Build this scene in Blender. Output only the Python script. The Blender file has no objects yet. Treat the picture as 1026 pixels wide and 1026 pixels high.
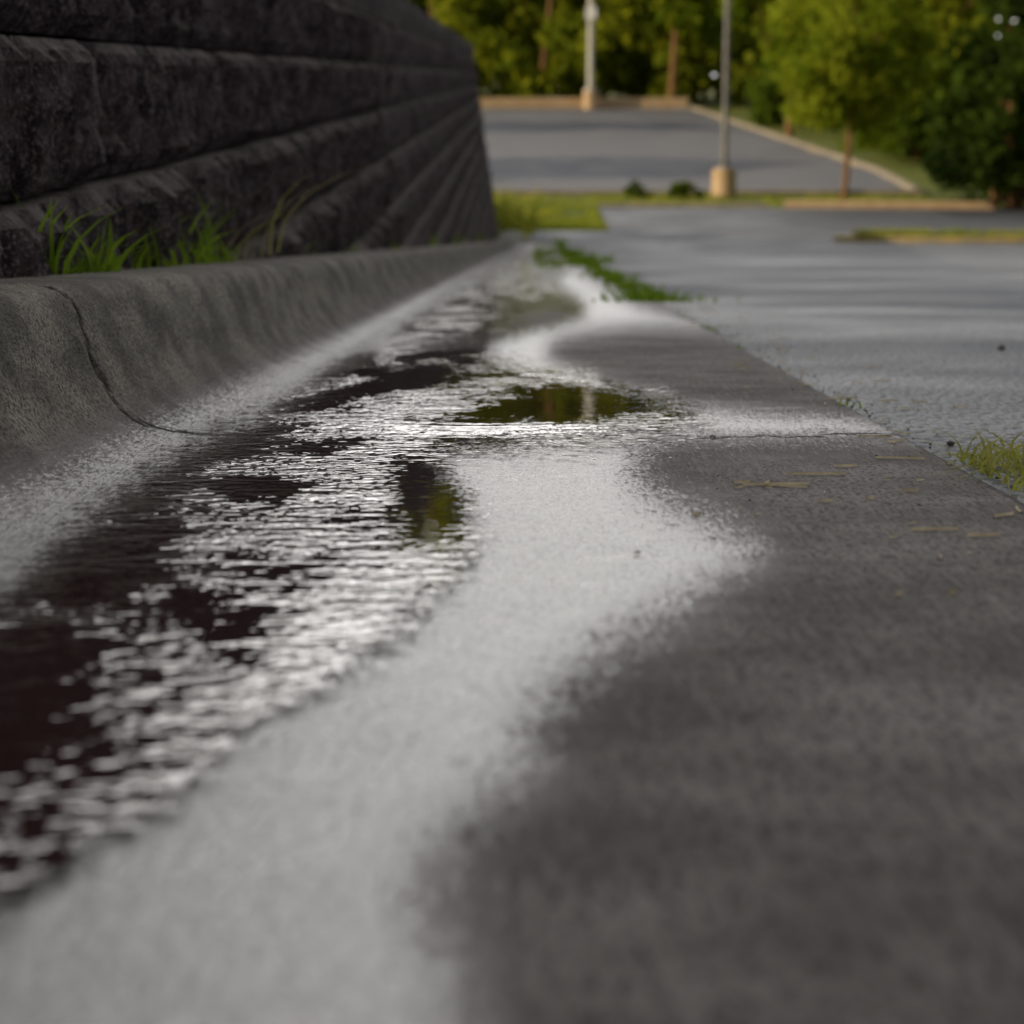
import bpy, math, random
import numpy as np
from mathutils import Vector, noise, Matrix
random.seed(4); rng=np.random.default_rng(7)
scene=bpy.context.scene
H=0.18; GR=0.0743; F=2137.0

# ---------------------------------------------------------------- terrain profile
GY=[-400,-30,29,34,40,49,80,100,500]
GZ=[-H+GR*30,-H+GR*30,-H-GR*29,-2.55,-2.6,-2.6,-1.15,-1.0,-1.0]
def G(y): return np.interp(y,GY,GZ)

# ---------------------------------------------------------------- node helpers
class NT:
    def __init__(s,name):
        s.m=bpy.data.materials.new(name); s.m.use_nodes=True
        s.t=s.m.node_tree; s.t.nodes.clear()
        s.out=s.t.nodes.new('ShaderNodeOutputMaterial')
    def n(s,typ):
        return s.t.nodes.new('ShaderNode'+typ)
    def set(s,sock,v):
        if isinstance(v,bpy.types.NodeSocket): s.t.links.new(v,sock)
        else:
            if isinstance(v,(tuple,list)) and len(v)==3 and sock.type=='RGBA': v=(*v,1)
            sock.default_value=v
    def pos(s):
        return s.n('NewGeometry').outputs['Position']
    def mapping(s,vec,scale=(1,1,1),rot=(0,0,0)):
        m=s.n('Mapping'); s.set(m.inputs['Vector'],vec); m.inputs['Scale'].default_value=scale; m.inputs['Rotation'].default_value=rot
        return m.outputs[0]
    def noise(s,vec,scale,detail=3,rough=.55,dist=0):
        m=s.n('TexNoise'); s.set(m.inputs['Vector'],vec); m.inputs['Scale'].default_value=scale
        m.inputs['Detail'].default_value=detail; m.inputs['Roughness'].default_value=rough; m.inputs['Distortion'].default_value=dist
        return m.outputs['Fac']
    def math(s,op,a,b=0.0):
        m=s.n('Math'); m.operation=op; s.set(m.inputs[0],a); s.set(m.inputs[1],b)
        return m.outputs[0]
    def mr(s,v,a,b,c=0.,d=1.,smooth=True):
        m=s.n('MapRange'); m.interpolation_type='SMOOTHSTEP' if smooth else 'LINEAR'
        s.set(m.inputs['Value'],v)
        for k,x in (('From Min',a),('From Max',b),('To Min',c),('To Max',d)): s.set(m.inputs[k],x)
        return m.outputs['Result']
    def mix(s,f,a,b):
        m=s.n('Mix'); m.data_type='RGBA'
        s.set(m.inputs[0],f); s.set(m.inputs[6],a); s.set(m.inputs[7],b); return m.outputs[2]
    def mixf(s,f,a,b):
        m=s.n('Mix'); m.data_type='FLOAT'
        s.set(m.inputs[0],f); s.set(m.inputs[2],a); s.set(m.inputs[3],b); return m.outputs[0]
    def attr(s,name):
        a=s.n('Attribute'); a.attribute_name=name; return a.outputs['Fac']
    def bump(s,h,strength,dist,normal=None):
        b=s.n('Bump'); s.set(b.inputs['Height'],h); s.set(b.inputs['Strength'],strength); s.set(b.inputs['Distance'],dist)
        if normal is not None: s.set(b.inputs['Normal'],normal)
        return b.outputs[0]
    def pbr(s,col,rough=.7,normal=None,ior=1.45,spec=.5,metal=0.,out=True):
        p=s.n('BsdfPrincipled'); s.set(p.inputs['Base Color'],col); s.set(p.inputs['Roughness'],rough)
        p.inputs['IOR'].default_value=ior; s.set(p.inputs['Specular IOR Level'],spec); p.inputs['Metallic'].default_value=metal
        if normal is not None: s.set(p.inputs['Normal'],normal)
        if out: s.t.links.new(p.outputs[0],s.out.inputs[0])
        return p.outputs[0]

def mk(name,verts,faces,mats,smooth=False,mi=None,attrs=None):
    me=bpy.data.meshes.new(name)
    me.from_pydata(verts if isinstance(verts,list) else verts.tolist(),[],faces if isinstance(faces,list) else faces.tolist())
    for m in (mats if isinstance(mats,list) else [mats]): me.materials.append(m)
    if mi is not None: me.polygons.foreach_set('material_index',np.asarray(mi,dtype=np.int32))
    if smooth: me.polygons.foreach_set('use_smooth',[True]*len(me.polygons))
    if attrs:
        for k,v in attrs.items():
            a=me.attributes.new(k,'FLOAT','POINT'); a.data.foreach_set('value',np.asarray(v,dtype=np.float32))
    me.update()
    o=bpy.data.objects.new(name,me); scene.collection.objects.link(o); return o

def gridfaces(nr,nc,mask=None):
    r=np.arange(nr-1)[:,None]; c=np.arange(nc-1)[None,:]
    a=r*nc+c
    f=np.stack([a,a+1,a+nc+1,a+nc],-1).reshape(-1,4)
    if mask is not None: f=f[mask.reshape(-1)]
    return f

# ---------------------------------------------------------------- materials
def concrete_mat():
    t=NT('gutter_concrete'); p=t.pos()
    big=t.noise(t.mapping(p,(5,7,1)),1,3,.6); mid=t.noise(p,28,3,.65)
    fine=t.noise(t.mapping(p,(330,90,330)),1,3,.75)
    broom=t.noise(t.mapping(p,(300,16,1),(0,0,0.12)),1.0,2,.6)
    wet_a=t.attr('wet')
    wob=t.math('ADD',t.math('MULTIPLY',t.math('SUBTRACT',mid,.5),.40),t.math('MULTIPLY',t.math('SUBTRACT',fine,.5),2.0))
    wa=t.math('ADD',wet_a,wob)
    wet=t.mr(wa,-.20,.50)
    dry=t.mix(t.mr(big,.36,.66),(.080,.067,.062),(.18,.16,.152))
    dry=t.mix(t.mr(fine,.47,.60,0,.85),dry,(.026,.022,.021))
    dry=t.mix(t.mr(broom,.52,.7,0,.32),dry,(.25,.23,.22))
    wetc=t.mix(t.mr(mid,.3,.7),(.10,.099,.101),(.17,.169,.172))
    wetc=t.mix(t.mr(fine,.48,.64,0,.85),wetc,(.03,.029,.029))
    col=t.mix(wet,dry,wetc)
    curb=t.attr('face')
    cst=t.noise(t.mapping(p,(5,7,14)),1,4,.65)
    cf=t.noise(p,240,3,.75)
    cc=t.mix(t.mr(cst,.35,.65),(.10,.09,.072),(.27,.25,.205))
    cc=t.mix(t.mr(cf,.44,.60,0,.85),cc,(.03,.027,.024))
    col=t.mix(curb,col,cc)
    col=t.mix(t.attr('joint'),col,(.010,.009,.008))
    rg=t.mixf(wet,.85,t.math('ADD',t.math('ADD',-.02,t.math('MULTIPLY',mid,.30)),t.math('MULTIPLY',fine,.38)))
    rg=t.mixf(curb,rg,.85)
    h=t.math('ADD',fine,t.math('MULTIPLY',broom,.35))
    nb=t.bump(h,.9,t.mixf(wet,.0024,.0014))
    t.pbr(col,rg,nb,1.45,t.mixf(wet,.14,.5)); return t.m
M_conc=concrete_mat()

def water_mat():
    t=NT('water'); p=t.pos()
    n0=t.noise(t.mapping(p,(22,38,1),(0,0,.15)),1,1,.4,.6)
    n1=t.noise(t.mapping(p,(66,80,1),(0,0,-.1)),1,1,.5,.5)
    n2=t.noise(t.mapping(p,(150,190,1)),1,0,.5,.0)
    pt=t.noise(t.mapping(p,(13,5.5,1)),1,2,.6)
    rip=t.math('MULTIPLY',t.attr('ripple'),t.mr(pt,.38,.60,.22,1.0))
    h=t.math('ADD',t.math('MULTIPLY',n0,.34),t.math('ADD',t.math('MULTIPLY',n1,.26),t.math('MULTIPLY',n2,.10)))
    nb=t.bump(h,1.0,t.math('MULTIPLY',rip,.0088))
    t2=t.pbr((.024,.011,.010),.015,nb,1.34,.5,out=False)
    e=t.noise(p,60,3,.65); e2=t.noise(t.mapping(p,(300,90,1)),1,2,.7)
    a=t.mr(t.math('ADD',t.attr('wa'),t.math('ADD',t.math('MULTIPLY',t.math('SUBTRACT',e,.5),.9),t.math('MULTIPLY',t.math('SUBTRACT',e2,.5),.9))),-.10,.26)
    tr=t.n('BsdfTransparent'); mx=t.n('MixShader'); t.set(mx.inputs[0],a)
    t.t.links.new(tr.outputs[0],mx.inputs[1]); t.t.links.new(t2,mx.inputs[2]); t.t.links.new(mx.outputs[0],t.out.inputs[0])
    return t.m
M_water=water_mat()

def asphalt_mat(name,c1,c2,rough=.5,spec=.3,st=(1,.3,1)):
    t=NT(name); p0=t.pos(); p=t.mapping(p0,st)
    big=t.noise(p0,.9,3,.6); fine=t.noise(p,150,3,.75)
    vor=t.n('TexVoronoi'); t.set(vor.inputs['Vector'],p); vor.inputs['Scale'].default_value=110
    v=vor.outputs['Distance']
    col=t.mix(t.mr(fine,.40,.60),c1,c2)
    col=t.mix(t.mr(v,.0,.33,.75,0),col,tuple(x*2.0 for x in c2))
    col=t.mix(t.mr(big,.35,.7,0,.5),col,tuple(x*1.5 for x in c2))
    rg=t.mr(big,.3,.7,rough-.14,rough+.15)
    nb=t.bump(t.math('ADD',t.math('MULTIPLY',v,-1.3),fine),1,.005)
    t.pbr(col,rg,nb,1.45,spec); return t.m
M_road=asphalt_mat('asphalt',(.022,.025,.031),(.072,.080,.095),.60,.24)
M_lot=asphalt_mat('lot_asphalt',(.070,.075,.088),(.12,.125,.14),.75,.2)

def ground_mat(name,c1,c2,c3,sc=1.):
    t=NT(name); p=t.pos(); a=t.noise(p,1.2*sc,4,.65); b=t.noise(p,25*sc,3,.7)
    col=t.mix(t.mr(a,.35,.65),c1,c2); col=t.mix(t.mr(b,.4,.7,0,.7),col,c3)
    t.pbr(col,.95,t.bump(b,.6,.03),1.4,.15); return t.m
M_grass=ground_mat('grass_ground',(.07,.10,.02),(.12,.14,.03),(.06,.055,.02))
M_soil=ground_mat('soil',(.035,.028,.02),(.06,.05,.035),(.02,.018,.012),6)

def simple(name,c1,c2,scale=20,rough=.8,spec=.3,bd=.003,metal=0.):
    t=NT(name); p=t.pos(); a=t.noise(p,scale,3,.65); b=t.noise(p,scale*9,2,.65)
    col=t.mix(t.mr(a,.3,.7),c1,c2)
    t.pbr(col,rough,t.bump(t.math('ADD',a,b),.6,bd),1.45,spec,metal); return t.m
def wall_mat():
    t=NT('split_face_block'); p=t.pos()
    a=t.noise(p,3,2,.6); b=t.noise(t.mapping(p,(30,26,12)),1,4,.7); c=t.noise(p,150,3,.75)
    col=t.mix(t.mr(a,.35,.65),(.048,.035,.037),(.085,.066,.068))
    col=t.mix(t.mr(b,.42,.62,0,.85),col,(.013,.010,.011))
    col=t.mix(t.mr(c,.5,.66,0,.8),col,(.20,.165,.17))
    nz=t.n('SeparateXYZ'); g=t.n('NewGeometry'); t.t.links.new(g.outputs['True Normal'],nz.inputs[0])
    col=t.mix(t.mr(nz.outputs['Z'],.5,.9,0,.7),col,(.18,.16,.145))   # sky light on the ledges, painted as paler colour on upward faces
    nb=t.bump(c,.8,.006); nb=t.bump(b,1,.026,nb)
    t.pbr(col,.93,nb,1.45,.15); return t.m
M_wall=wall_mat()
M_curbS=simple('curb_concrete',(.36,.25,.14),(.45,.33,.20),4,.85)
M_yel=simple('curb_yellow_paint',(.38,.28,.09),(.22,.19,.11),3,.7)
M_pole=simple('pole_metal',(.12,.12,.12),(.2,.2,.19),5,.45,.5,.0005)
M_polL=simple('pole_light_metal',(.42,.42,.38),(.5,.5,.45),5,.45,.5,.0005)
M_bark=simple('bark',(.12,.065,.03),(.22,.13,.055),14,.9,.2,.01)
M_white=simple('white_paint',(.75,.75,.73),(.8,.8,.78),5,.5)
M_twig=simple('straw',(.66,.56,.36),(.45,.37,.22),60,.8,.2,.0003)
M_peb=simple('pebble_stone',(.05,.045,.04),(.12,.11,.1),200,.8,.3,.0003)

def leaf_mat(name,c1,c2,c3,trans=.5,tc=(.42,.44,.03)):
    t=NT(name); g=t.n('NewGeometry'); r=g.outputs['Random Per Island']
    p=g.outputs['Position']; nn=t.noise(p,.45,1,.6)
    col=t.mix(r,c1,c2); col=t.mix(t.mr(nn,.42,.62),col,c3)
    d=t.n('BsdfDiffuse'); t.set(d.inputs[0],col)
    tr=t.n('BsdfTranslucent'); t.set(tr.inputs[0],t.mix(.55,col,tc))
    mx=t.n('MixShader'); mx.inputs[0].default_value=trans
    t.t.links.new(d.outputs[0],mx.inputs[1]); t.t.links.new(tr.outputs[0],mx.inputs[2]); t.t.links.new(mx.outputs[0],t.out.inputs[0]); return t.m
M_leafY=leaf_mat('foliage_sunny',(.12,.18,.012),(.07,.12,.010),(.18,.22,.018),.5,(.36,.40,.02))
M_leafF=leaf_mat('foliage_far',(.14,.18,.015),(.05,.085,.010),(.19,.22,.02),.5,(.38,.41,.02))
M_leafD=leaf_mat('foliage_painted_shade',(.025,.045,.008),(.045,.075,.010),(.016,.030,.008),.3,(.08,.12,.01))  # shade on the large bushes is put into this dark leaf colour
M_blade=leaf_mat('grass_blade',(.09,.18,.018),(.16,.26,.025),(.12,.20,.02),.5,(.32,.45,.03))
M_dryblade=leaf_mat('dry_grass_blade',(.34,.32,.09),(.2,.27,.05),(.38,.31,.14),.4)

# ---------------------------------------------------------------- gutter plan outlines
# outlines in image pixels, projected to metres across / along the gutter plane
def plan(u,v):
    Z=F*H*.997/((v-238)*.992)
    s=Z*(.9918-(v-513)/F*.1276)
    x=(u-513)/F*Z-s*.0126
    return x,s
def ab(x,s):
    return x/s*F, F*H/s
def outline(pts):
    P=np.array([plan(u,v) for u,v in pts]); a,b=ab(P[:,0],P[:,1]); return np.stack([a,b],-1)
def sdist(poly,a,b):
    pts=np.stack([a,b],-1); n=len(poly); dmin=np.full(len(a),1e9); inside=np.zeros(len(a),bool)
    for i in range(n):
        p=poly[i]; q=poly[(i+1)%n]; e=q-p; w=pts-p
        tt=np.clip((w@e)/max(e@e,1e-9),0,1)
        d=np.hypot(*(w-tt[:,None]*e).T); dmin=np.minimum(dmin,d)
        c=(p[1]>b)!=(q[1]>b)
        with np.errstate(divide='ignore',invalid='ignore'):
            xi=(q[0]-p[0])*(b-p[1])/(q[1]-p[1] if q[1]!=p[1] else 1e-9)+p[0]
        inside^=(c&(a<xi))
    return np.where(inside,dmin,-dmin)
def smoothpoly(P,it=2):
    for _ in range(it):
        Q=np.roll(P,-1,0); P=np.stack([.75*P+.25*Q,.25*P+.75*Q],1).reshape(-1,2)
    return P
wetP=smoothpoly(outline([(520,1400),(500,1100),(492,1000),(448,915),(480,850),(562,795),(552,745),(610,680),(700,622),(762,580),(780,550),(742,520),(690,500),(648,472),(658,452),(720,445),(830,443),(960,438),
 (935,426),(830,412),(770,410),(690,403),(640,386),(576,368),(550,350),(600,337),(680,331),(760,340),(740,326),(650,305),(600,272),(560,250),(545,243),(536,240.5),(-1440,1100),(-2100,1400)]))
watP=smoothpoly(outline([(-300,1100),(-100,985),(10,935),(100,865),(205,805),(245,745),(345,690),(410,640),(452,600),(482,560),(486,530),(466,490),(442,464),(500,458),(600,452),(712,438),(716,418),(650,398),(570,380),(510,368),(484,352),(530,337),(590,322),(588,300),(560,285),(574,268),(552,252),(538,242),(520,252),(446,290),(394,328),(337,362),(300,388),(240,422),(188,442),(118,492),(50,543),(-10,600),(-150,710),(-500,1100)]))

# ---------------------------------------------------------------- curb and gutter
prof=[(-.60,.05),(-.598,.128),(-.59,.134),(-.56,.136),(-.52,.137),(-.48,.137),(-.46,.1365),(-.445,.135),(-.435,.131),(-.427,.124),(-.421,.113),(-.416,.101),(-.411,.089),(-.406,.076),(-.401,.063),(-.395,.050),(-.388,.038),(-.379,.026),(-.367,.016),(-.352,.008),(-.336,.004),(-.32,.0015),(-.30,0)]
pan=list(np.arange(-.294,.3301,.006))
xs=np.array([p[0] for p in prof]+pan+[.3315]); hs=np.array([p[1] for p in prof]+[0]*len(pan)+[-.012])
joints=[1.93,4.62,7.4,10.2,13,15.8,18.6,21.4,24.2,27,29.8,-.9,-3.7]
bb=np.concatenate([np.arange(1280,300,-7.),np.arange(300,60,-2.5),np.arange(60,11.5,-1.)])
srow=list(F*H/bb)+list(np.arange(-8,.29,.15))
for j in joints[:3]: srow+=list(j+np.linspace(-.04,.04,33))
for j in joints[3:]: srow+=list(j+np.linspace(-.03,.03,5))
srow=np.array(sorted(set(np.round(srow,5))))
X,S=np.meshgrid(xs,srow); Hh=np.tile(hs,(len(srow),1))
def wob(x): return .011*np.sin(x*23+.5)+.006*np.sin(x*71)+.004*np.sin(x*190)+.003*np.sin(x*410)
jd=np.full(X.shape,9.)
for i,j in enumerate(joints): jd=np.minimum(jd,np.abs(S-j-wob(X+i)*(1.6 if i==0 else .6)))
jw=np.where(X<-.3,.0075,.0028)
jn=np.clip(1-jd/jw,0,1)
Zz=G(S)+Hh-.010*jn
lip=np.array([[.22*noise.noise(Vector((x*14,s*3,0)))+.6*noise.noise(Vector((x*90,s*40,3))) for x in xs] for s in srow])
Zz+=np.where((Hh>.02)&(X>-.59),lip*.003,0)
xo=X+np.where((Hh>.01)&(X>-.55),lip*.003,0)
Ss=np.maximum(S,.28)
a,b=ab(X.ravel(),Ss.ravel())
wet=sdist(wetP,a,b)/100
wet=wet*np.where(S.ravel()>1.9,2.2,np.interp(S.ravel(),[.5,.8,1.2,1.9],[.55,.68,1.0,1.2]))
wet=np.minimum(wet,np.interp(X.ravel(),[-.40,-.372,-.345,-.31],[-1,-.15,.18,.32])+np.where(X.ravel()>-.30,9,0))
face=np.clip((Hh.ravel()-.012)/.02,0,1)
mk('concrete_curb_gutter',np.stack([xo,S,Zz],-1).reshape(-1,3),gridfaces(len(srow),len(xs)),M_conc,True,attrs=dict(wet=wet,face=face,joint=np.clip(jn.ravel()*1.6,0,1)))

# water sheet
xw=np.arange(-.335,.331,.005); sw=np.array(sorted(np.concatenate([F*H/np.concatenate([np.arange(1280,300,-5.),np.arange(300,60,-2.),np.arange(60,12,-1.)]),np.arange(-4,.29,.15),1.9+np.linspace(-.12,.12,60)])))
X,S=np.meshgrid(xw,sw); a,b=ab(X.ravel(),np.maximum(S.ravel(),.28)); wa=sdist(watP,a,b)/100
wa=np.where(S.ravel()>2.2,wa*1.8,wa)
def calm(u,v,ru,rv):
    x,s=plan(u,v); ca,cb=ab(x,s); return np.exp(-(((a-ca)/ru)**2+((b-cb)/rv)**2)).reshape(X.shape)
c=np.clip(calm(590,412,140,24)*1.15+calm(425,490,65,42)*1.05+calm(445,550,45,40)+calm(60,870,160,60)*.72+calm(150,780,110,30)*.7+calm(545,318,50,18)*1.1+calm(470,355,55,20)*.9+calm(420,388,70,16)*.9+calm(225,440,70,16)*.9+calm(120,505,60,26)*.8+calm(30,590,100,34)*.9+calm(310,645,130,26)*.8+calm(335,372,40,12),0,1)
rip=(1-.92*c)*np.interp(S,[.5,.8,1.3],[.70,.74,1.0])
# the stream backs up very slightly behind the joint, so the pool there lies a little flatter than the street
z=G(S)+.0035+np.interp(S,[1.97,2.05,2.65,3.1,3.9],[0,.0006,.0105,.0115,.0])*np.clip((X+.33)/.1,0,1)
ds=S-1.95-.012*np.sin(X*25)
env=np.exp(-((X+.05)/.15)**2)
z=z+env*(.0014*np.exp(-(ds/.02)**2)+.0008*np.sin(ds*190)*np.exp(-(ds/.06)**2))
fm=wa.reshape(X.shape); fm=np.maximum.reduce([fm[:-1,:-1],fm[1:,:-1],fm[:-1,1:],fm[1:,1:]])>-.8
mk('water',np.stack([X,S,z],-1).reshape(-1,3),gridfaces(len(sw),len(xw),fm),M_water,True,attrs=dict(wa=wa,ripple=rip.ravel()))

# ---------------------------------------------------------------- ground, road, lot
gx=np.array([-400,-200,-100,-60,-30,-15,-8,-4,-2,-1,-.7,-.55,0,.5,1,2,4,8,12,20,40,80,200,400.]); gy=np.array([-400,-100,-60]+list(np.arange(-30,110,2.))+[130,200,500])
X,Y=np.meshgrid(gx,gy); Z=G(Y)-.06
mk('ground',np.stack([X,Y,Z],-1).reshape(-1,3),gridfaces(len(gy),len(gx)),M_grass,True)
def sheet(name,xa,ya,keep,dz,mat):
    X,Y=np.meshgrid(xa,ya); Z=G(Y)+dz
    cx=(X[:-1,:-1]+X[1:,1:])/2; cy=(Y[:-1,:-1]+Y[1:,1:])/2
    return mk(name,np.stack([X,Y,Z],-1).reshape(-1,3),gridfaces(len(ya),len(xa),keep(cx,cy)),mat,True)
xa=np.concatenate([[-30,-20,-10,-5,-3,-1.5,-.62,-.3,0],[.3325,.36,.4,.5,.7,1,1.2],np.arange(1.5,20,.5),[25,35,60]])
ya=np.concatenate([np.arange(-30,-2,2),np.arange(-2,4,.25),np.arange(4,34,1),np.arange(34,43.01,.5)])
sheet('road',xa,ya,lambda x,y:((x>.333)&(y<36))|((x>1.2)&(y>=36))|((y>33)&(y<35.9)),-.001,M_road)
xa=np.concatenate([[-40,-20],np.arange(-10,9.01,.5)]); ya=np.arange(48.5,79.01,.5)
sheet('parking_lot',xa,ya,lambda x,y:x<(8.4-(np.clip(y,54,79)-54)*.115),.0,M_lot)
xa=np.array([-.80,-.68,-.64,-.60]); ya=np.arange(-8,33,.12); X,Y=np.meshgrid(xa,ya)
Z=G(Y)+.122+rng.normal(0,.005,X.shape); mk('soil_strip',np.stack([X,Y,Z],-1).reshape(-1,3),gridfaces(len(ya),4),M_soil,True)
xa=np.array([-80,-50,-30,-16,-8,-4,-2,-1.15]); ya=np.array([-30,-15,-5,0,5,10,15,20,25,31.3,34,38,44,60]); X,Y=np.meshgrid(xa,ya)
Z=np.where(Y<31.4,.33+.0*X,.33+(-2.7-.33)*np.clip((Y-31.4)/8,0,1))
mk('grass_bank',np.stack([X,Y,Z],-1).reshape(-1,3),gridfaces(len(ya),len(xa)),M_grass,True)

# ---------------------------------------------------------------- retaining wall
CH=.2; TOP=.25; CAP=.18
V=[];Fc=[]
def wx(y,z): return -.600-.14*(z+.06+GR*y)
def block(P0,du,dn,Lb,z0,hh,nu,nw,amp,rec):
    k=len(V); ui=[0]+list(np.linspace(0,1,nu))+[1]; wi=[0]+list(np.linspace(0,1,nw))+[1]
    ox,oy=random.random()*.03-.015,random.random()*50
    tl=random.uniform(-.02,.02)
    for iw,w in enumerate(wi):
        for iu,u in enumerate(ui):
            ring=(iu in(0,len(ui)-1)) or (iw in (0,len(wi)-1))
            eu=min(u,1-u)*Lb; ew=min(w,1-w)*hh
            e=min(1,min(eu,ew)/.025)
            py=P0[1]*7+u*Lb*9
            d=noise.noise(Vector((py,z0*9+w*hh*5,oy)))*.8+noise.noise(Vector((py*2.6,(z0+w*hh)*14,oy)))*.55+.35*noise.noise(Vector((py*6,(z0+w*hh)*40,oy)))
            d=(d*amp+ox*.5+tl*(u-.5))*(.35+.65*e)+(-rec*(1-e)) if not ring else -.09
            V.append((P0[0]+du[0]*(u*Lb)+dn[0]*d,P0[1]+du[1]*(u*Lb)+dn[1]*d,z0+w*hh))
    nu2=len(ui)
    for i in range(len(wi)-1):
        for j in range(nu2-1):
            q=k+i*nu2+j; Fc.append((q,q+1,q+nu2+1,q+nu2))
LB=.45; YE=31.8
for ci in range(16):
    z0=TOP-CH*(ci+1); y=-8-(ci%2)*LB/2
    while y<YE:
        if z0+CH>float(G(y+LB))+.05:
            L=min(LB,YE-y)
            if L>.05:
                near=1.5<y<9
                xf=wx(y,z0)
                block((xf,y+.005,0),(-.0104,1),(1,0),L-.012,z0+.003,CH-.007,26 if near else 9,14 if near else 5,.042 if near else .032,.020 if near else .012)
        y+=LB
    xx=wx(YE,z0); n=0
    while n<14 and z0+CH>-2.75:
        block((xx,YE+.0,0),(-1,0),(0,1),LB-.006,z0+.002,CH-.004,6,4,.02,.012); xx-=LB; n+=1
y=-8
while y<YE+.05:
    near=y<7
    block((wx(y,TOP)+.02,y+.003,0),(-.0104,1),(1,0),.444,TOP+.003,CAP-.01,12 if near else 5,6 if near else 3,.018,.010)
    k=len(V); xf=wx(y,TOP)+.0
    V+= [(xf,y,TOP+CAP-.012),(xf,y+.45,TOP+CAP-.012),(xf-.32,y+.45,TOP+CAP-.012),(xf-.32,y,TOP+CAP-.012)]; Fc.append((k,k+1,k+2,k+3))
    y+=.45
k=len(V)
for yy in (-8,YE-.03):
    for zz in (TOP+CAP-.03,float(G(yy))-.3):
        V.append((wx(yy,zz)-.075,yy,zz))
Fc.append((k,k+1,k+3,k+2))
k=len(V); V+=[(wx(YE,TOP)-.05,YE-.04,TOP),(wx(YE,-2.8)-.05,YE-.04,-2.8),(-7,YE-.04,-2.8),(-7,YE-.04,TOP)]; Fc.append((k,k+1,k+2,k+3))
mk('retaining_wall',V,Fc,M_wall)

# ---------------------------------------------------------------- grass blades
def blades(V,Fc,cx,cy,cz,h,w,lean,dirang=None):
    ang=random.uniform(0,6.283) if dirang is None else dirang+random.gauss(0,.5)
    dx,dy=math.cos(ang),math.sin(ang); k=len(V); nseg=4
    fa=random.uniform(0,3.14); px,py=math.cos(fa),math.sin(fa)
    for i in range(nseg+1):
        t=i/nseg; r=lean*h*t*t; zz=h*t*(1-.35*lean*t); ww=w*(1-t)**.7*.5+.0002
        V.append((cx+dx*r+px*ww,cy+dy*r+py*ww,cz+zz)); V.append((cx+dx*r-px*ww,cy+dy*r-py*ww,cz+zz))
    for i in range(nseg): q=k+2*i; Fc.append((q,q+1,q+3,q+2))
def tuft(name,items,mat,n_per):
    V=[];Fc=[]
    for (x,y,r,h,w,lean) in items:
        for _ in range(n_per):
            rr=r*random.random()**.6; t=random.uniform(0,6.28)
            xx=x+rr*math.cos(t); yy=y+rr*1.6*math.sin(t)
            base=float(G(yy))+(.12 if xx<-.5 else .0)
            blades(V,Fc,xx,yy,base,h*random.uniform(.4,1.15),w*random.uniform(.6,1.2),random.uniform(.2,1.3))
    return mk(name,V,Fc,mat)
tuft('weed_clump',[(-.595,2.56,.03,.14,.009,1),(-.58,2.72,.04,.10,.010,1),(-.585,2.9,.05,.085,.009,1),(-.575,2.6,.05,.05,.009,1)],M_blade,26)
tuft('weed_clump',[(-.59,3.25,.05,.09,.010,1),(-.59,3.5,.05,.14,.010,1),(-.59,3.75,.06,.17,.010,1),(-.58,3.9,.06,.07,.010,1)],M_blade,26)
tuft('wall_weeds',[(-.59,5.2,.04,.09,.008,1),(-.59,6.5,.04,.06,.008,1),(-.59,8.5,.05,.12,.010,1),(-.59,11.5,.05,.12,.010,1),(-.59,15,.06,.16,.012,1),(-.59,20,.1,.16,.014,1),(-.59,27,.2,.25,.02,1)],M_blade,16)
V=[];Fc=[]
for q in range(9): blades(V,Fc,-.59+.008*q,3.75+.07*q,float(G(3.9))+.12,random.uniform(.16,.30),.0035,1.0,.4)
mk('dry_grass_stalks',V,Fc,M_dryblade)
V=[];Fc=[]
for i in range(260):
    x=.338+random.random()**1.3*.10; y=1.63+random.gauss(0,.06)
    blades(V,Fc,x,y,float(G(y))+.001,random.uniform(.010,.037),.0024,random.uniform(.8,2.6))
mk('grass_tuft',V,Fc,M_dryblade)
V=[];Fc=[]
for i in range(3800):
    y=6.0+27*random.random()**1.5
    wv=.02+.06*(noise.noise(Vector((y*.9,0,3)))+.3)
    if noise.noise(Vector((y*1.6,5,0)))<-.08: continue
    x=.325+random.gauss(.0,max(.012,wv))
    blades(V,Fc,x,y,float(G(y)),random.uniform(.012,.045)*(1+.03*y)*(.6+.8*abs(noise.noise(Vector((y*2.5,9,0))))),.005+.0009*y,random.uniform(.5,1.8))
for i in range(1100):
    y=random.uniform(13,31); x=random.uniform(-.05,.55)
    if noise.noise(Vector((x*3,y*.5,2)))<.02: continue
    blades(V,Fc,x,y,float(G(y)),random.uniform(.03,.09),.02,random.uniform(.5,1.8))
for i in range(260):
    y=2.2+3.2*random.random(); 
    if noise.noise(Vector((y*3,1,0)))<.12: continue
    blades(V,Fc,.334+random.gauss(0,.006),y,float(G(y)),random.uniform(.004,.014),.0025,random.uniform(.5,2))
mk('joint_weeds',V,Fc,M_blade)
V=[];Fc=[]
def twig(x,y,L,ang,w=.0010):
    nseg=4; cv=random.uniform(-.2,.2)
    dx,dy=math.cos(ang),math.sin(ang); nx,ny=-dy,dx; k=len(V)
    for i in range(nseg+1):
        t=i/nseg-.5; px=x+dx*L*t+nx*cv*L*(t*t-.25); py=y+dy*L*t+ny*cv*L*(t*t-.25); zz=float(G(py))+.001
        for q in ((-1,0),(0,1),(1,0)): V.append((px+q[0]*nx*w,py+q[0]*ny*w,zz+q[1]*w*1.6))
    for i in range(nseg):
        q=k+i*3; Fc.extend([(q,q+3,q+4,q+1),(q+1,q+4,q+5,q+2)])
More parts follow.
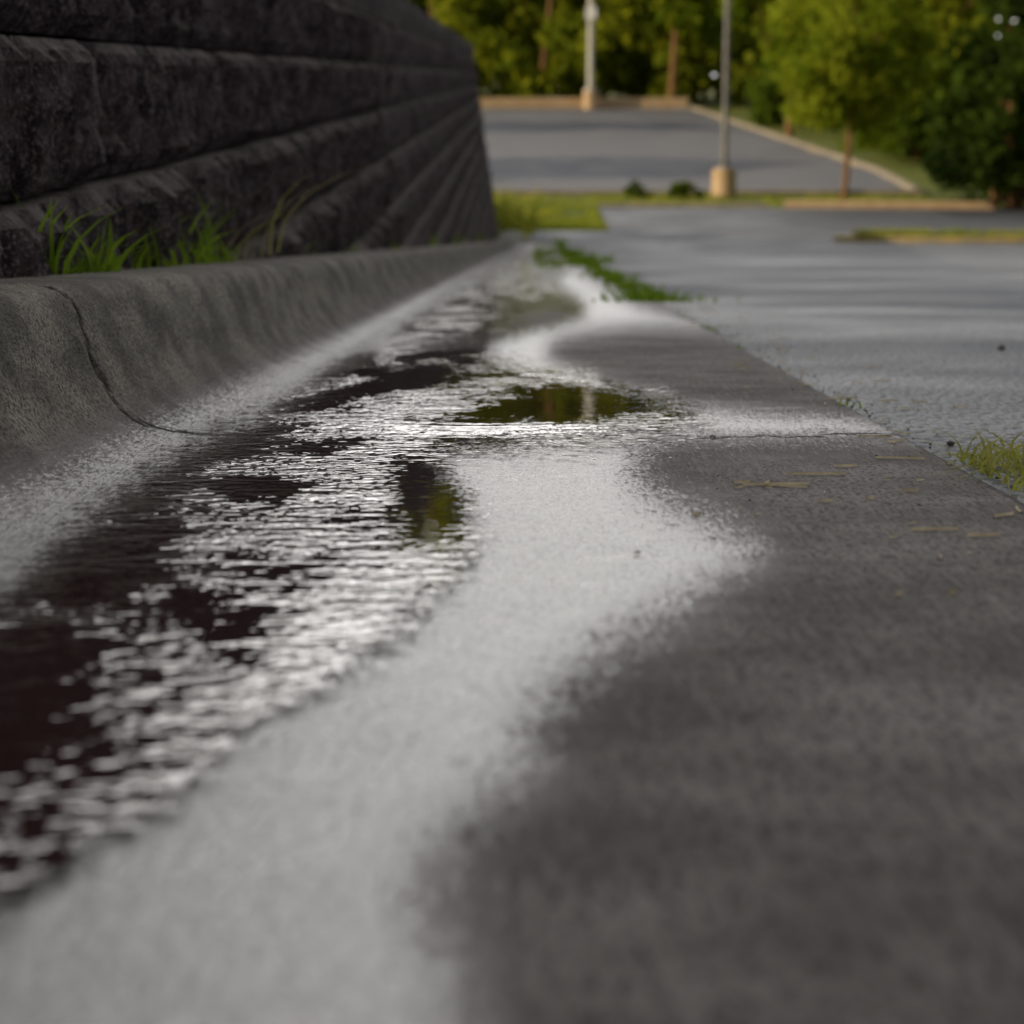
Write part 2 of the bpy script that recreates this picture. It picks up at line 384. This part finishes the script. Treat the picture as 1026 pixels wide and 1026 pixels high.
for (u,v,L,an) in [(780,489,.05,.15),(792,491,.03,-.5),(820,478,.045,.05),(905,462,.04,-.25),(940,535,.03,.1),(990,541,.02,0),(875,503,.006,.5),(830,506,.010,0),(745,487,.015,.6),(1000,470,.05,.9),(770,487,.02,1.3),(700,520,.006,0),(640,560,.005,1),(960,600,.004,0),(905,602,.004,.5),(880,440,.03,-.4),(850,400,.03,-.6),(1010,520,.02,.7),(850,470,.02,.3),(915,495,.012,-.2)]:
    x,s=plan(u,v); twig(x,s,L,an)
for i in range(110):
    y=random.uniform(1.2,6); twig(random.gauss(.36,.05),y,random.uniform(.006,.03),random.uniform(0,3.1),.0008)
for i in range(26):
    y=random.uniform(1.05,1.9); twig(random.uniform(.12,.42),y,random.uniform(.003,.014),random.uniform(0,3.1),.0007)
mk('straw_debris',V,Fc,M_twig)
V=[];Fc=[]
def peb(x,y,r):
    k=len(V); z=float(G(y))+r*.35
    t=(1+5**.5)/2
    vs=[(-1,t,0),(1,t,0),(-1,-t,0),(1,-t,0),(0,-1,t),(0,1,t),(0,-1,-t),(0,1,-t),(t,0,-1),(t,0,1),(-t,0,-1),(-t,0,1)]
    for q in vs: 
        j=random.uniform(.7,1.2)/1.9; V.append((x+q[0]*r*j,y+q[1]*r*j,z+q[2]*r*j*.7))
    for f in [(0,11,5),(0,5,1),(0,1,7),(0,7,10),(0,10,11),(1,5,9),(5,11,4),(11,10,2),(10,7,6),(7,1,8),(3,9,4),(3,4,2),(3,2,6),(3,6,8),(3,8,9),(4,9,5),(2,4,11),(6,2,10),(8,6,7),(9,8,1)]: Fc.append(tuple(k+i for i in f))
peb(*plan(716,441),.0035);peb(*plan(955,447),.004);peb(*plan(1005,350),.008)
for i in range(340):
    y=random.uniform(.9,7); x=random.choice([random.uniform(.1,.33),random.gauss(.34,.02),random.uniform(.35,2.5),random.gauss(.337,.007)])
    peb(x,y,random.uniform(.0006,.0015) if x<.33 else random.uniform(.0008,.0022))
mk('pebbles',V,Fc,M_peb)

# ---------------------------------------------------------------- strips of kerb
def kerb(name,pts,w,h,mat,wrap=False):
    V=[];Fc=[]; n=len(pts)
    prof=[(-w/2,-.06),(-w/2,h-.02),(-w/2+.02,h),(w/2-.02,h),(w/2,h-.02),(w/2,-.06)]
    for i,(x,y) in enumerate(pts):
        a_=pts[(i-1)%n] if (wrap or i>0) else pts[i]; b_=pts[(i+1)%n] if (wrap or i<n-1) else pts[i]
        d=np.array([b_[0]-a_[0],b_[1]-a_[1]]); d=d/np.hypot(*d); nx,ny=-d[1],d[0]
        for (o_,zz) in prof: V.append((x+nx*o_,y+ny*o_,float(G(y))+zz))
    for i in range(n if wrap else n-1):
        for j in range(5):
            q=i*6+j; r=((i+1)%n)*6+j; Fc.append((q,q+1,r+1,r))
    return mk(name,V,Fc,mat)
def line(p,q,n=20): return [(p[0]+(q[0]-p[0])*i/n,p[1]+(q[1]-p[1])*i/n) for i in range(n+1)]
M_curbG=simple('curb_grey',(.16,.14,.11),(.25,.22,.16),3,.85)
kerb('kerb',line((1.2,43.1),(4.6,43.1)),.18,.07,M_curbG)
kerb('kerb',line((4.9,43.1),(9.0,42.7)),.2,.13,M_curbS)
kerb('kerb',line((-12,48.4),(8.6,48.4)),.16,.07,M_curbG)
kerb('kerb',line((-6,79.3),(5.4,79.3)),.3,.36,M_curbS)
kerb('kerb',line((8.55,48.6),(8.45,54))+line((8.4,54.5),(5.55,79)),.2,.1,M_curbG)
kerb('kerb',line((9.5,40.2),(25,36)),.2,.12,M_curbG)
isl=[(6.7+2.1*math.cos(t)*(1),33.0+.75*math.sin(t)) for t in np.linspace(0,2*math.pi,33)[:-1]]
kerb('kerb',isl,.16,.09,M_yel,True)
V=[(6.7,33.0,float(G(33.0))+.13)]+[(x*1.0-(x-6.7)*.04,y,float(G(y))+.08) for x,y in isl]
mk('grass_island',V,[(0,1+i,1+(i+1)%32) for i in range(32)],M_grass)
def patch(name,regions,n,h,w,mat=M_blade):
    V=[];Fc=[]
    for i in range(n):
        r=random.choice(regions); x=random.uniform(r[0],r[1]); y=random.uniform(r[2],r[3])
        if noise.noise(Vector((x*.8,y*.8,1)))<-.25: continue
        blades(V,Fc,x,y,float(G(y))+r[4],h*random.uniform(.4,1.2),w,random.uniform(.2,1.2))
    return mk(name,V,Fc,mat)
M_gfar=leaf_mat('lawn_blades',(.20,.24,.04),(.13,.18,.03),(.28,.27,.06),.45)
patch('lawn',[(-2,1.15,36,43,-.05),(-2,8.5,43.3,48.2,-.05),(-2,1.15,36,43,-.05),(4.8,8.4,32.5,33.5,.09)],11000,.12,.05,M_gfar)
patch('tall_weeds',[(-1.4,-.55,32.3,35,-.05),(-1.6,-.1,33,38,-.05)],900,.9,.06,M_gfar)

# ---------------------------------------------------------------- foliage
def leaves(centers,rad,n,size,aspect=.6):
    ci=rng.integers(0,len(centers),n); C=centers[ci]; R=rad[ci][:,None] if np.ndim(rad) else rad
    d=rng.normal(0,1,(n,3)); d/=np.linalg.norm(d,axis=1)[:,None]; rr=rng.random((n,1))**.45
    P=C+d*rr*R*np.array([1,1,.8])
    A=rng.normal(0,1,(n,3)); A/=np.linalg.norm(A,axis=1)[:,None]
    B=np.cross(A,rng.normal(0,1,(n,3))); B/=np.linalg.norm(B,axis=1)[:,None]
    sz=size*rng.uniform(.6,1.3,(n,1)); A=A*sz; B=B*sz*aspect
    return np.stack([P-A,P-B,P+A,P+B],1).reshape(-1,3)
def limb(V,Fc,p,q,r0,r1,n=8,seg=4,bend=.0):
    p=np.array(p,float);q=np.array(q,float); d=q-p; L=np.linalg.norm(d); d/=L
    s=np.cross(d,[.3,.9,.1]); s/=np.linalg.norm(s); t=np.cross(d,s); k=len(V); off=rng.normal(0,1,3)*bend*L
    for i in range(seg+1):
        f=i/seg; c=p+(q-p)*f+off*math.sin(f*math.pi); r=r0+(r1-r0)*f
        for j in range(n):
            a_=j/n*6.2832; v=c+(s*math.cos(a_)+t*math.sin(a_))*r; V.append(tuple(v))
    for i in range(seg):
        for j in range(n):
            a_=k+i*n+j; b_=k+i*n+(j+1)%n; Fc.append((a_,b_,b_+n,a_+n))
def tree(name,x,y,ht,cr,cb,nl,ls,mat,tr=.08,nclump=26,z0=None):
    z=float(G(y))-.06 if z0 is None else z0; V=[];Fc=[]
    top=np.array([x+random.uniform(-.2,.2),y,z+ht*.8]); limb(V,Fc,(x,y,z),top,tr,tr*.3,9,7,.02)
    ch=(ht-cb)/2; cz=z+cb+ch
    cen=[];rad=[]
    for i in range(nclump):
        d=rng.normal(0,1,3); d/=np.linalg.norm(d); r=rng.random()**.4
        c_=np.array([x+d[0]*r*cr*.85,y+d[1]*r*cr*.85,cz+d[2]*r*ch*.85]); cen.append(c_); rad.append(cr*rng.uniform(.2,.4))
        if i<12:
            f=rng.uniform(.35,.9); b0=np.array([x,y,z])*(1-f)+top*f; limb(V,Fc,b0,c_,tr*.35,tr*.08,5,3,.06)
    nw=len(Fc); L=leaves(np.array(cen),np.array(rad),nl,ls); k=len(V)
    V+=L.tolist(); Fc+=(np.arange(nl*4).reshape(-1,4)+k).tolist()
    return mk(name,V,Fc,[M_bark,mat],mi=[0]*nw+[1]*nl)
tree('tree',6.5,46,5.6,2.0,.8,5200,.12,M_leafY,.075,34)
tree('tree',4.9,81,9,3.2,2.2,3500,.23,M_leafY,.16,30)
tree('tree',7.6,66,6.5,2.4,1.8,3500,.18,M_leafY,.13,28)
tree('tree',10.5,60,8,3.0,1.5,3500,.21,M_leafF,.15,30)
tree('tree',-11,52,9,3.4,2,2500,.30,M_leafF,.18,30)
tree('tree',-13,66,9,3.0,2,2500,.30,M_leafF,.18,30)
cen=[];rad=[]
for i in range(74):
    tx=rng.uniform(-30,34); ty=rng.uniform(84,100); th=rng.uniform(6.5,9.0); r=rng.uniform(2,3.6)
    if i<10: tx=-6+i*2.6+rng.normal(0,.5); ty=rng.uniform(85,90)
    elif i<18: tx=-9+(i-10)*1.7; ty=rng.uniform(90,96)
    elif i<38: tx=-14+(i-18)*1.8; ty=rng.uniform(101,108); r=3
    for j in range(16):
        f=rng.random(); rr=r*(1-.5*f)*rng.random()**.5; a_=rng.random()*6.28
        cen.append((tx+rr*math.cos(a_),ty+rr*math.sin(a_),-1+.6+f*(th-.8))); rad.append(rng.uniform(.5,1.3))
for i in range(200): cen.append((rng.uniform(-25,30),rng.uniform(82,88),-1+rng.uniform(.3,2.8))); rad.append(rng.uniform(.6,1.2))
n=84000; L=leaves(np.array(cen),np.array(rad),n,.34); V=[];Fc=[]
for i in range(10):
    tx=rng.uniform(-5,20); ty=rng.uniform(84,92); limb(V,Fc,(tx,ty,-1.1),(tx+rng.normal(0,.4),ty,5),.14,.07)
nw=len(Fc);k=len(V); mk('distant_trees',V+L.tolist(),Fc+(np.arange(n*4).reshape(-1,4)+k).tolist(),[M_bark,M_leafF],mi=[0]*nw+[1]*n)
def bush(name,x,y,rx,ry,h,nl,ls,mat,nc=24):
    z=float(G(y))-.05; cen=[];rad=[]
    for i in range(nc):
        a_=rng.random()*6.28; r=rng.random()**.5; f=rng.random()
        q=math.sqrt(max(.05,1-f*f*.9)); cen.append((x+rx*r*q*math.cos(a_),y+ry*r*q*math.sin(a_),z+h*.1+f*h*.85)); rad.append(min(rx,h)*rng.uniform(.18,.34))
    L=leaves(np.array(cen),np.array(rad),nl,ls); V=[];Fc=[]
    for i in range(5): limb(V,Fc,(x+rng.normal(0,rx*.1),y,z),cen[i],.03*h,.01*h,5,3,.05)
    nw=len(Fc);k=len(V); return mk(name,V+L.tolist(),Fc+(np.arange(nl*4).reshape(-1,4)+k).tolist(),[M_bark,mat],mi=[0]*nw+[1]*nl)
M_leafM=leaf_mat('foliage_mid',(.07,.11,.012),(.04,.07,.010),(.09,.13,.014),.4,(.2,.26,.015))
bush('shrub',2.15,46.6,.26,.26,.42,900,.05,M_leafM,14)
bush('shrub',3.15,46.6,.38,.3,.36,1100,.05,M_leafM,16)
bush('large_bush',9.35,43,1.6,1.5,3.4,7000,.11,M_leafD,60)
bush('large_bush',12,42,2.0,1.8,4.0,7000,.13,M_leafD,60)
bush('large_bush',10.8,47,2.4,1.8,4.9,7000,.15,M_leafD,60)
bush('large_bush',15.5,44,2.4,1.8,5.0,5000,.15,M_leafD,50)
bush('large_bush',10.6,58,2.2,1.8,2.6,4500,.15,M_leafM,40)
bush('large_bush',9.3,70,2.4,2,2.6,4500,.17,M_leafM,40)

# ---------------------------------------------------------------- lamp posts
def lamp(x,y,ht,r,mat,basem,bw,bh,sign=False):
    z=float(G(y))-.05; V=[];Fc=[];mi=[]
    def add(fn,m):
        a_=len(Fc); fn(); mi.extend([m]*(len(Fc)-a_))
    add(lambda:limb(V,Fc,(x,y,z),(x,y,z+bh),bw/2,bw/2*.93,20,2),1)
    def disc():
        k=len(V); V.extend([(x+bw/2*.93*math.cos(t),y+bw/2*.93*math.sin(t),z+bh) for t in np.linspace(0,6.2832,21)[:-1]]); Fc.append(tuple(range(k,k+20)))
    add(disc,1)
    add(lambda:limb(V,Fc,(x,y,z+bh),(x,y,z+bh+.05),r*2.2,r*2.0,12,1),0)
    add(lambda:limb(V,Fc,(x,y,z+bh),(x,y,z+ht),r,r*.6,14,6),0)
    add(lambda:limb(V,Fc,(x,y,z+ht-.1),(x-1.1,y,z+ht+.1),.035,.03,8,2),0)
    def box(cx,cy,cz,sx,sy,sz):
        k=len(V)
        for a_ in(-1,1):
            for b_ in(-1,1):
                for c_ in(-1,1): V.append((cx+a_*sx*(1-.15*(c_>0)),cy+b_*sy*(1-.15*(c_>0)),cz+c_*sz))
        for f in [(0,1,3,2),(4,6,7,5),(0,4,5,1),(2,3,7,6),(0,2,6,4),(1,5,7,3)]: Fc.append(tuple(k+i for i in f))
    add(lambda:box(x-1.35,y,z+ht+.12,.32,.16,.07),0)
    if sign: add(lambda:box(x,y-.17,z+3.45,.2,.02,.22),2)
    return mk('street_lamp',V,Fc,[mat,basem,M_white],mi=mi)
lamp(4.08,47.6,8,.075,M_pole,M_curbS,.55,.62)
lamp(1.85,78.8,8,.12,M_polL,M_curbS,.55,.7,True)

# ---------------------------------------------------------------- light
az=math.radians(-104); el=math.radians(24)
w=bpy.data.worlds.new('World'); scene.world=w; w.use_nodes=True; nt=w.node_tree; bg=nt.nodes['Background']
sky=nt.nodes.new('ShaderNodeTexSky'); sky.sky_type='NISHITA'; sky.sun_disc=False; sky.sun_elevation=el; sky.sun_rotation=az%(2*math.pi)
sky.air_density=1.0; sky.dust_density=3.0; sky.ozone_density=1
# cloud brightened in an added lobe up the street for gutter glare, dimmer elsewhere
def N(t): return nt.nodes.new('ShaderNode'+t)
tc=N('TexCoord')
mp=N('Mapping'); mp.inputs['Scale'].default_value=(2.2,2.2,6); nt.links.new(tc.outputs['Generated'],mp.inputs[0])
nz=N('TexNoise'); nz.inputs['Scale'].default_value=1.3; nz.inputs['Detail'].default_value=4; nt.links.new(mp.outputs[0],nz.inputs['Vector'])
m1=N('MapRange'); nt.links.new(nz.outputs['Fac'],m1.inputs['Value'])
for k_,v_ in (('From Min',.36),('From Max',.56),('To Min',.55),('To Max',1)): m1.inputs[k_].default_value=v_
ca,ce=math.radians(-14),math.radians(17)
dt=N('VectorMath'); dt.operation='DOT_PRODUCT'; nt.links.new(tc.outputs['Generated'],dt.inputs[0]); dt.inputs[1].default_value=(math.sin(ca)*math.cos(ce),math.cos(ca)*math.cos(ce),math.sin(ce))
m2=N('MapRange'); m2.interpolation_type='SMOOTHSTEP'; nt.links.new(dt.outputs['Value'],m2.inputs['Value'])
for k_,v_ in (('From Min',.74),('From Max',.985),('To Min',2.6),('To Max',28)): m2.inputs[k_].default_value=v_
cl=N('VectorMath'); cl.operation='SCALE'; cl.inputs[0].default_value=(1.02,.985,.95); nt.links.new(m2.outputs[0],cl.inputs['Scale'])
mx=N('Mix'); mx.data_type='RGBA'; nt.links.new(m1.outputs[0],mx.inputs[0]); nt.links.new(sky.outputs[0],mx.inputs[6]); nt.links.new(cl.outputs[0],mx.inputs[7])
nt.links.new(mx.outputs[2],bg.inputs[0]); bg.inputs[1].default_value=.15
sd=bpy.data.lights.new('sun','SUN'); sd.energy=5; sd.angle=math.radians(.5); sd.color=(1,.80,.54)
so=bpy.data.objects.new('sun',sd); scene.collection.objects.link(so)
D=Vector((math.sin(az)*math.cos(el),math.cos(az)*math.cos(el),math.sin(el))); so.rotation_euler=D.to_track_quat('Z','Y').to_euler(); so.location=D*50

# ---------------------------------------------------------------- camera
cd=bpy.data.cameras.new('camera'); cam=bpy.data.objects.new('camera',cd); scene.collection.objects.link(cam)
cd.sensor_width=24; cd.lens=50; cd.clip_start=.02; cd.clip_end=2000
cam.location=(0,0,0); cam.rotation_euler=(math.radians(90-11.58),0,math.radians(.72))
cd.dof.use_dof=True; cd.dof.focus_distance=1.75; cd.dof.aperture_fstop=6.0
scene.camera=cam
scene.view_settings.view_transform='Standard'; scene.view_settings.look='None'; scene.view_settings.exposure=0
